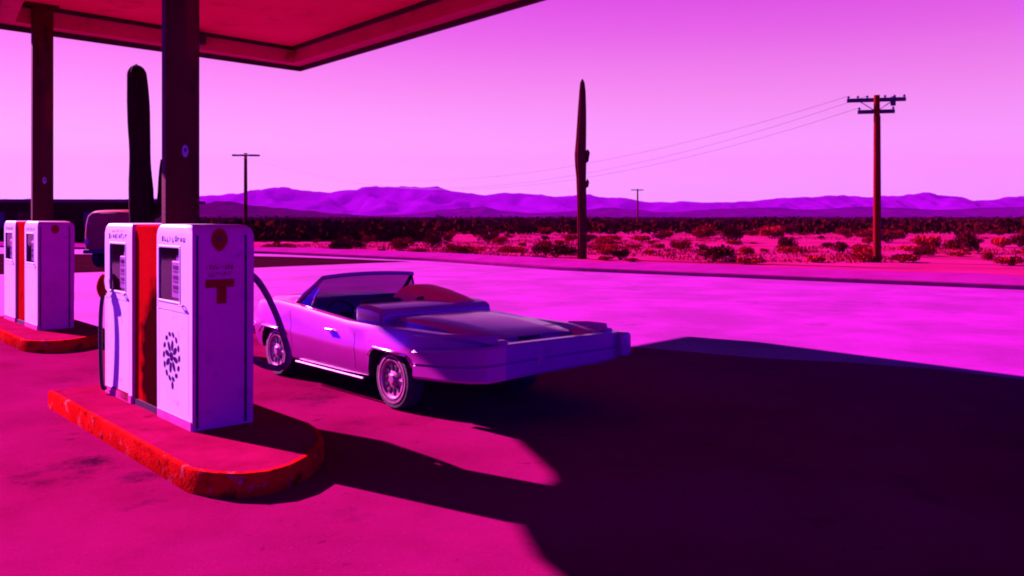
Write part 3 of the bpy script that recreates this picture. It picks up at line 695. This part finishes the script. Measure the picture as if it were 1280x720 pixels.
# ------------------------------------------------------------------ utility poles and wires
def upole(x, y, h, rz, label, arms=2, rad=.145, rot2=True):
    r = empty('utility_pole', (x,y,0), rz); tag(r, label, 'utility pole', 'wooden utility poles')
    mb = MB(); mb.tube([(0,0,-.05),(0,0,h*.5),(0,0,h)], [rad,rad*.9,rad*.78], 14); mb.build('shaft', M['pole'], r, smooth='auto')
    arr = [(h-.16,1.08)] + ([(h-.62,.68)] if arms == 2 else [])
    for z, hw in arr:
        mb = MB(); mb.box(-hw,hw,rad*.78,rad*.78+.12,z-.075,z+.075); a = mb.build('crossarm', M['crossarm'], r, bevel=.01)
        for x_ in () if arms == 1 else ([-hw+.06,-hw*.62,-hw*.3,hw*.3,hw*.62,hw-.06] if hw > .8 else [-hw+.06,hw-.06]):
            mb = MB(); mb.tube([(x_,rad*.78+.05,z+.05),(x_,rad*.78+.05,z+.09),(x_,rad*.78+.05,z+.10),(x_,rad*.78+.05,z+.15),(x_,rad*.78+.05,z+.18)], [.018,.018,.05,.05,.02], 10); mb.build('insulator', M['insulator'], a, smooth='auto')
    if arms == 2:
        for s_ in (-1,1):
            mb = MB(); mb.tube([(0,rad*.9,h-.62),(s_*.62,rad*.78+.05,h-.20)], .018, 6); mb.build('brace', M['steel'], r)
        mb = MB(); mb.tube([(.62,.18,h-.40),(.62,.18,h-.05)], [.10,.10], 14); mb.build('transformer_can', M['crossarm'], r, smooth='auto')
        mb = MB(); mb.tube([(rad+.01,0,0),(rad*.8+.01,0,h-.8)], .012, 6); mb.build('ground_wire', M['wire'], r)
    return r
p1 = at(1096, 34.5); h1 = H-(119-HY)*34.5/F
p2 = at(307, 70); h2 = H-(193-HY)*70/F
p3 = at(797, 150); h3 = H-(237-HY)*150/F
upole(p1.x, p1.y, h1, R(-14), 'tall reddish utility pole with two crossarms standing past the kerb', 2)
upole(p2.x, p2.y, h2+.1, R(5), 'thin dark utility pole with one flat crossarm seen above the shield badged pump', 1, .16)
upole(p3.x, p3.y, h3+.1, R(8), 'tiny far utility pole out in the dark scrub before the mountains', 1, .16)
d12 = Vector((p2.x-p1.x, p2.y-p1.y, 0)).normalized()
def wire(a, b, sag, label):
    a = Vector(a); b = Vector(b); mid = a
    pts = [a.lerp(b, i/48) - Vector((0,0,4*sag*(i/48)*(1-i/48))) - a for i in range(49)]
    mb = MB(); mb.tube(pts, .006, 5); o = mb.build('power_line', M['wire'], smooth=True, loc=a)
    tag(o, label, 'wire', 'overhead wires')
def armpt(p, h, rz, x_, rad): 
    c, s_ = math.cos(rz), math.sin(rz); y_ = rad*.78+.05
    return (p.x+x_*c-y_*s_, p.y+x_*s_+y_*c, h)
A1 = lambda x_, z: armpt(p1, z, R(-14), x_, .145)
A2 = lambda x_: armpt(p2, h2+.1+.02, R(5), x_, .16)
wire(A1(-1.02,h1+.02), A2(-1.02), 2.75, 'highest of the thin wires strung from the two armed utility pole')
wire(A1(-.32,h1-.16+.17), A2(-.32), 3.2, 'middle thin wire strung from the upper crossarm of the tall pole')
wire(A1(-.62,h1-.62+.17), A2(.67), 3.05, 'lowest thin wire leaving the short lower crossarm of the tall pole')

# ------------------------------------------------------------------ van and low building behind the pumps
vp = gp(138, 338); vx, vy = at(137, 30).x, 30.0
van = empty('parked_van', (vx, vy, 0), R(-8)); tag(van, 'dull red round topped van parked on the dark side road', 'van')
mb = MB(); rg = []
for y_, sc, zt in ((-.05,.90,1.84),(.0,.97,1.90),(.25,1.0,1.96),(1.6,1.0,1.98),(3.3,1.0,1.96),(3.6,.96,1.86)):
    w_ = .93*sc; sec = [(-w_*.95,.50),(-w_,.62),(-w_,1.15),(-w_*.96,1.5),(-w_*.88,zt-.14),(-w_*.72,zt-.03),(-w_*.3,zt),(w_*.3,zt),(w_*.72,zt-.03),(w_*.88,zt-.14),(w_*.96,1.5),(w_,1.15),(w_,.62),(w_*.95,.50)]
    rg.append([(x_,y_,z_) for x_,z_ in sec])
mb.loft(rg); mb.build('body', M['van'], van, smooth='auto', angle=35)
mb = MB(); mb.box(-.008,.008,-.068,.0,.66,1.75); mb.box(-.25,-.10,-.085,-.04,1.0,1.04); mb.build('rear_door_seam', M['black_trim'], van)
mb = MB(); mb.box(-.9,.9,-.14,.02,.48,.62); mb.build('bumper', M['black_trim'], van, bevel=.03)
for s_ in (-1,1):
    mb = MB(); mb.box(s_*.80-.07,s_*.80+.07,-.085,.02,.78,1.0); mb.build('tail_lamp', M['tail'], van, bevel=.02)
    for y_ in (.75,2.9):
        mb = MB(); mb.cyl((s_*.93,y_,.33),(-s_,0,0),.33,.33,.22,24); mb.build('wheel', M['tyre'], van, smooth='auto')
bw_ = at(85, 62)
bl = empty('low_shed', (bw_.x-3, 62, 0), R(4)); tag(bl, 'long low dark shed with flat violet roof far behind the red van', 'shed')
mb = MB(); mb.box(-14,10,0,7,0,2.75); mb.build('wall', M['building'], bl)
mb = MB(); mb.box(-14.4,10.4,-.6,7.3,2.752,2.98); mb.build('roof', M['roof'], bl, bevel=.03)
for x_ in (-9,-3,4): 
    mb = MB(); mb.box(x_,x_+1.6,-.03,.05,1.0,2.1); mb.build('window', M['black_trim'], bl)
mb = MB(); mb.box(-.5,1.0,-.03,.05,0,2.1); mb.build('door', M['column'], bl)

# ------------------------------------------------------------------ desert bushes
def bush_mesh(seed, n, name, m, spread=1.0, hgt=.75, leaf=.10, upright=.6):
    rnd = random.Random(seed); mb = MB()
    lobes = [(rnd.uniform(-.55,.55), rnd.uniform(-.5,.5), rnd.uniform(.25,.55), rnd.uniform(.3,.5)) for _ in range(7)]
    for i in range(n):
        lx, ly, lz, lr = rnd.choice(lobes)
        th = rnd.uniform(0,2*PI); u = rnd.uniform(-.6,1); s_ = math.sqrt(1-min(1,u*u)); q = lr*rnd.uniform(.45,1.05)
        c = Vector((lx+q*s_*math.cos(th), ly+q*s_*math.sin(th), max(.01, (lz*1.0+q*u)*hgt/.85)))
        d = Vector((c.x*.8+rnd.gauss(0,.5), c.y*.8+rnd.gauss(0,.5), upright+rnd.random())).normalized()
        e = d.cross(Vector((rnd.gauss(0,1),rnd.gauss(0,1),rnd.gauss(0,1)))).normalized()
        l = leaf*rnd.uniform(.7,1.6)
        mb.add([c-d*l-e*l*.25, c-e*l*.45+d*l*.2, c+d*l*1.2, c+e*l*.45+d*l*.1], [(0,1,2,3)])
    for i in range(9):
        th = rnd.uniform(0,2*PI); mb.tube([(0,0,-.02),(.3*math.cos(th),.3*math.sin(th),.3*hgt),(.6*math.cos(th),.6*math.sin(th),.6*hgt)], [.025,.016,.006], 4)
    me_o = mb.build(name, m); me = me_o.data; bpy.data.objects.remove(me_o); return me
BM = {'dark': [bush_mesh(s_, 1500, 'desert_bush', M['bush_dark'], leaf=.048) for s_ in (1,2,3)],
      'red': [bush_mesh(s_, 1500, 'desert_bush', M['bush_red'], leaf=.06, upright=1.2, hgt=.6) for s_ in (4,5,6)],
      'mid': [bush_mesh(s_, 1500, 'desert_bush', M['bush_mid'], leaf=.048) for s_ in (7,8,9)]}
def bush(x, y, rx, h, kind, label, z=-.03, group='desert bushes past the kerb'):
    o = bpy.data.objects.new('desert_bush', random.choice(BM[kind])); COL.objects.link(o)
    o.location = (x,y,z); o.scale = (rx, rx, h/.8); o.rotation_euler = (0,0,random.uniform(0,6.28))
    tag(o, label, 'bush', group); return o
# (pixel x, pixel y of the foot, pixel width, pixel height, colour, label)
NOTED = [(695,321,58,18,'dark','dark spreading bush touching the foot of the dead saguaro spire'),
 (760,318,26,12,'red','small rusty tuft just beside the dead saguaro spire'),
 (893,326,60,20,'dark','dark rounded bush close to the kerb between spire and tall pole'),
 (935,329,46,10,'red','low rusty tuft close to the kerb beside the dark rounded bush'),
 (985,313,30,18,'dark','dark upright bush on open sand midway between kerb and scrub'),
 (1047,316,26,14,'dark','small dark bush just before the tall utility pole'),
 (1080,326,46,15,'red','rusty dry bush hugging the foot of the tall utility pole'),
 (1128,327,50,13,'red','low rusty bush spreading beside the tall utility pole foot'),
 (1160,319,36,14,'mid','brownish bush behind the rusty one by the tall pole'),
 (1208,316,40,30,'dark','largest dark bush standing beyond the tall utility pole'),
 (1236,325,24,12,'mid','small brownish bush in front of the largest dark bush'),
 (1265,331,44,14,'red','rusty low bush close to the kerb at the edge of view'),
 (1275,308,40,16,'dark','dark bush at the edge of view behind the rusty low bush'),
 (850,312,34,14,'mid','brownish bush on the sand behind the dark rounded bush'),
 (812,318,18,8,'red','tiny rusty tuft on bare sand beyond the dead saguaro spire'),
 (640,315,40,10,'red','wide low rusty tuft on the sand beyond the car'),
 (575,318,46,13,'mid','brownish low bush past the kerb behind the car'),
 (540,308,30,16,'dark','dark upright bush on the sand behind the car windscreen'),
 (430,315,38,20,'dark','tall dark bush by the side road above the car bonnet'),
 (352,312,50,10,'red','low rusty tuft beside the dark side road'),
 (610,303,34,12,'dark','dark low bush halfway to the scrub behind the car tail'),
 (915,303,40,22,'dark','dark clump where the sand meets the far scrub'),
 (1110,303,60,14,'dark','wide dark bush behind the shaft of the tall utility pole')]
placed = []
for px, py, pw, ph, kd, lb in NOTED:
    p = gp(px, py, .0); k = p.y/F
    bush(p.x, p.y, pw*k/2*1.0, ph*k*1.05, kd, lb); placed.append((p.x, p.y, pw*k/2))
def beyond(x, y):    # is the point past the verge?
    for a, b in zip(KERB, KERB[1:]):
        if min(a[0],b[0]) <= x <= max(a[0],b[0]):
            t = (x-a[0])/(b[0]-a[0]); return y > a[1]+t*(b[1]-a[1]) + 6.5
    return False
cnt = 0; tries = 0
while cnt < 235 and tries < 15000:
    tries += 1
    py = 283 + 44*random.random()**1.35
    px = random.uniform(250, 1300); p = gp(px, py)
    if not beyond(p.x, p.y): continue
    rr = random.choice([random.uniform(.25,.6), random.uniform(.5,1.2)])*(1.3 if py < 298 else .8)
    if any((p.x-q[0])**2+(p.y-q[1])**2 < (rr+q[2])**2*.8 for q in placed): continue
    kd = random.choices(['dark','mid','red'], [.35,.3,.35] if py < 300 else [.2,.3,.5])[0]
    lb = {'dark':'scattered dark scrubby bush on the open desert sand','mid':'scattered brownish scrubby bush on the open desert sand','red':'scattered rusty dry tuft on the open desert sand'}[kd]
    bush(p.x, p.y, rr, rr*random.uniform(.45,1.05), kd, lb, group='scattered %s desert bushes' % kd); placed.append((p.x,p.y,rr)); cnt += 1
# far scrub that reads as one dark mass
rnd = random.Random(8); mb = MB()
for i in range(2600):
    y = 34*math.exp(rnd.random()*1.15); x = rnd.uniform(-.40,.66)*y
    if not beyond(x, y): continue
    if noise.noise(Vector((x*.12, y*.06, 4))) < -.08: continue
    for k in range(14):
        c = Vector((x+rnd.gauss(0,.30), y+rnd.gauss(0,.30), -.03)); hh = rnd.uniform(.05,.20)
        d = Vector((rnd.gauss(0,.35),rnd.gauss(0,.35),1)).normalized()*hh; e = Vector((rnd.gauss(0,1),rnd.gauss(0,1),0)).normalized()*.03
        mb.add([c-e, c+e, c+d], [(0,1,2)])
tag(mb.build('dry_grass', M['grass']), 'short orange red dry grass patches on the desert sand', 'grass', kind='stuff')
rnd = random.Random(5); mb = MB()
for i in range(10500):
    y = 90*math.exp(rnd.random()**1.15*2.4); x = rnd.uniform(-.75,.72)*y
    if i > 9000: y = rnd.uniform(64,94); x = rnd.uniform(-.32,-.09)*y - rnd.random()*3
    elif y < 112 and rnd.random() < .35: continue
    hh = rnd.uniform(.7,1.5)*(1+(y-95)/500)*(1.5 if rnd.random() < .06 else 1); ww = hh*rnd.uniform(.8,1.6)*(1+y/400)
    for k in range(13):
        c = Vector((x+rnd.gauss(0,.42)*ww, y+rnd.gauss(0,.4)*ww, hh*rnd.uniform(.05,.62)))
        l = hh*rnd.uniform(.13,.26); d = Vector((rnd.gauss(0,.7),rnd.gauss(0,.7),1)).normalized(); e = d.cross(Vector((rnd.gauss(0,1),rnd.gauss(0,1),.2))).normalized()
        mb.add([c-d*l*.6-e*l*.6, c+e*l*.9-d*l*.2, c+d*l+e*l*.1, c-e*l*.7+d*l*.3], [(0,1,2,3)])
tag(mb.build('scrub', M['scrub']), 'dark band of low desert scrub reaching to the foot of the mountains', 'scrub', kind='stuff')

# ------------------------------------------------------------------ mountains
def ridge(name, prof, Y, depth, m, rough, seed, front=.75, nx=420, ny=46, z0=-20):
    mb = MB(); xs = [prof[0][0]+(prof[-1][0]-prof[0][0])*i/nx for i in range(nx+1)]; rows = []
    def top(px):
        for (a,ya),(b,yb) in zip(prof, prof[1:]):
            if a <= px <= b:
                t = (px-a)/(b-a); t = t*t*(3-2*t); return ya+(yb-ya)*t
        return prof[-1][1]
    for j in range(ny+1):
        v = j/ny; row = []
        yy = Y + (v-front)*depth
        for px in xs:
            Ht = (HY-top(px))*Y/F
            env = (v/front)**1.25 if v <= front else max(0, 1-((v-front)/(1-front))**1.5)
            X = (px-640)/F*Y
            q = Vector((X/(depth*.16)+seed, yy/(depth*.30), seed))
            rg_ = 1-abs(noise.fractal(q, .9, 2.1, 5))*1.15
            f = env*(1-rough*(1-env**3)*(1-rg_)*1.5)
            f *= 1 + rough*.10*noise.fractal(Vector((X/(depth*.05), yy/(depth*.1), seed+5)), .9, 2, 4)
            row.append((X, yy, z0 + max(0, Ht*f + (H - z0)*min(1,env*3))))
        rows.append(row)
    mb.loft(rows, cap=False, closed=False)
    return tag(mb.build(name, m, smooth=True), kind='structure')
ridge('mountains', [(-500,255),(-300,238),(-100,245),(60,252),(180,248),(250,245),(300,241),(322,236),(345,233),(375,237),(410,240),(432,237),(455,234),(482,232),(515,233),(545,233),(556,237),(580,240),(605,243),(640,241),(665,242),(700,245),(730,243),(770,247),(815,252),(860,252),(900,253),(960,250),(1040,252),(1120,250),(1300,252),(1500,250),(1800,250)], 7000, 2600, M['mountain'], .68, 3.1)
ridge('mountains', [(760,272),(830,262),(890,254),(930,252),(985,247),(1020,245),(1050,243),(1070,245),(1092,246),(1120,245),(1140,242),(1156,239),(1172,244),(1200,246),(1215,250),(1240,250),(1262,246),(1282,245),(1310,243),(1400,250),(1600,246),(1800,255)], 5000, 1900, M['mountain_near'] if 'mountain_near' in M else M['mountain'], .7, 8.4)
ridge('hills', [(420,272),(500,268),(560,262),(585,259),(605,258),(630,264),(665,266),(700,265),(730,262),(760,259),(790,261),(830,266),(900,270),(960,272)], 3200, 900, M['hill_mid'] if 'hill_mid' in M else M['hill'], .7, 1.7)
ridge('hills', [(-600,250),(-200,246),(0,249),(120,249),(200,250),(252,255),(270,252),(290,252),(312,256),(345,259),(380,263),(420,267),(470,270),(520,272)], 1800, 600, M['hill_left'], .7, 5.7)
ridge('hills', [(640,272),(700,266),(760,264),(840,265),(900,261),(960,259),(1010,262),(1080,258),(1120,260),(1180,262),(1240,259),(1300,258),(1400,262),(1600,258),(1800,264)], 2900, 900, M['hill'], .7, 12.3)

# ------------------------------------------------------------------ the air
hz = bpy.data.materials.new('violet air'); hz.use_nodes = True; nt = hz.node_tree
nt.nodes.remove(nt.nodes['Principled BSDF']); pv = nt.nodes.new('ShaderNodeVolumePrincipled')
pv.inputs['Color'].default_value = (.36,.006,.62,1); pv.inputs['Density'].default_value = 4.5e-5
nt.links.new(pv.outputs[0], nt.nodes['Material Output'].inputs['Volume'])
mb = MB(); mb.box(-9000,9000,-250,9500,-40,620)
tag(mb.build('haze', hz), 'thin violet air fading the mountains', 'haze', kind='stuff')
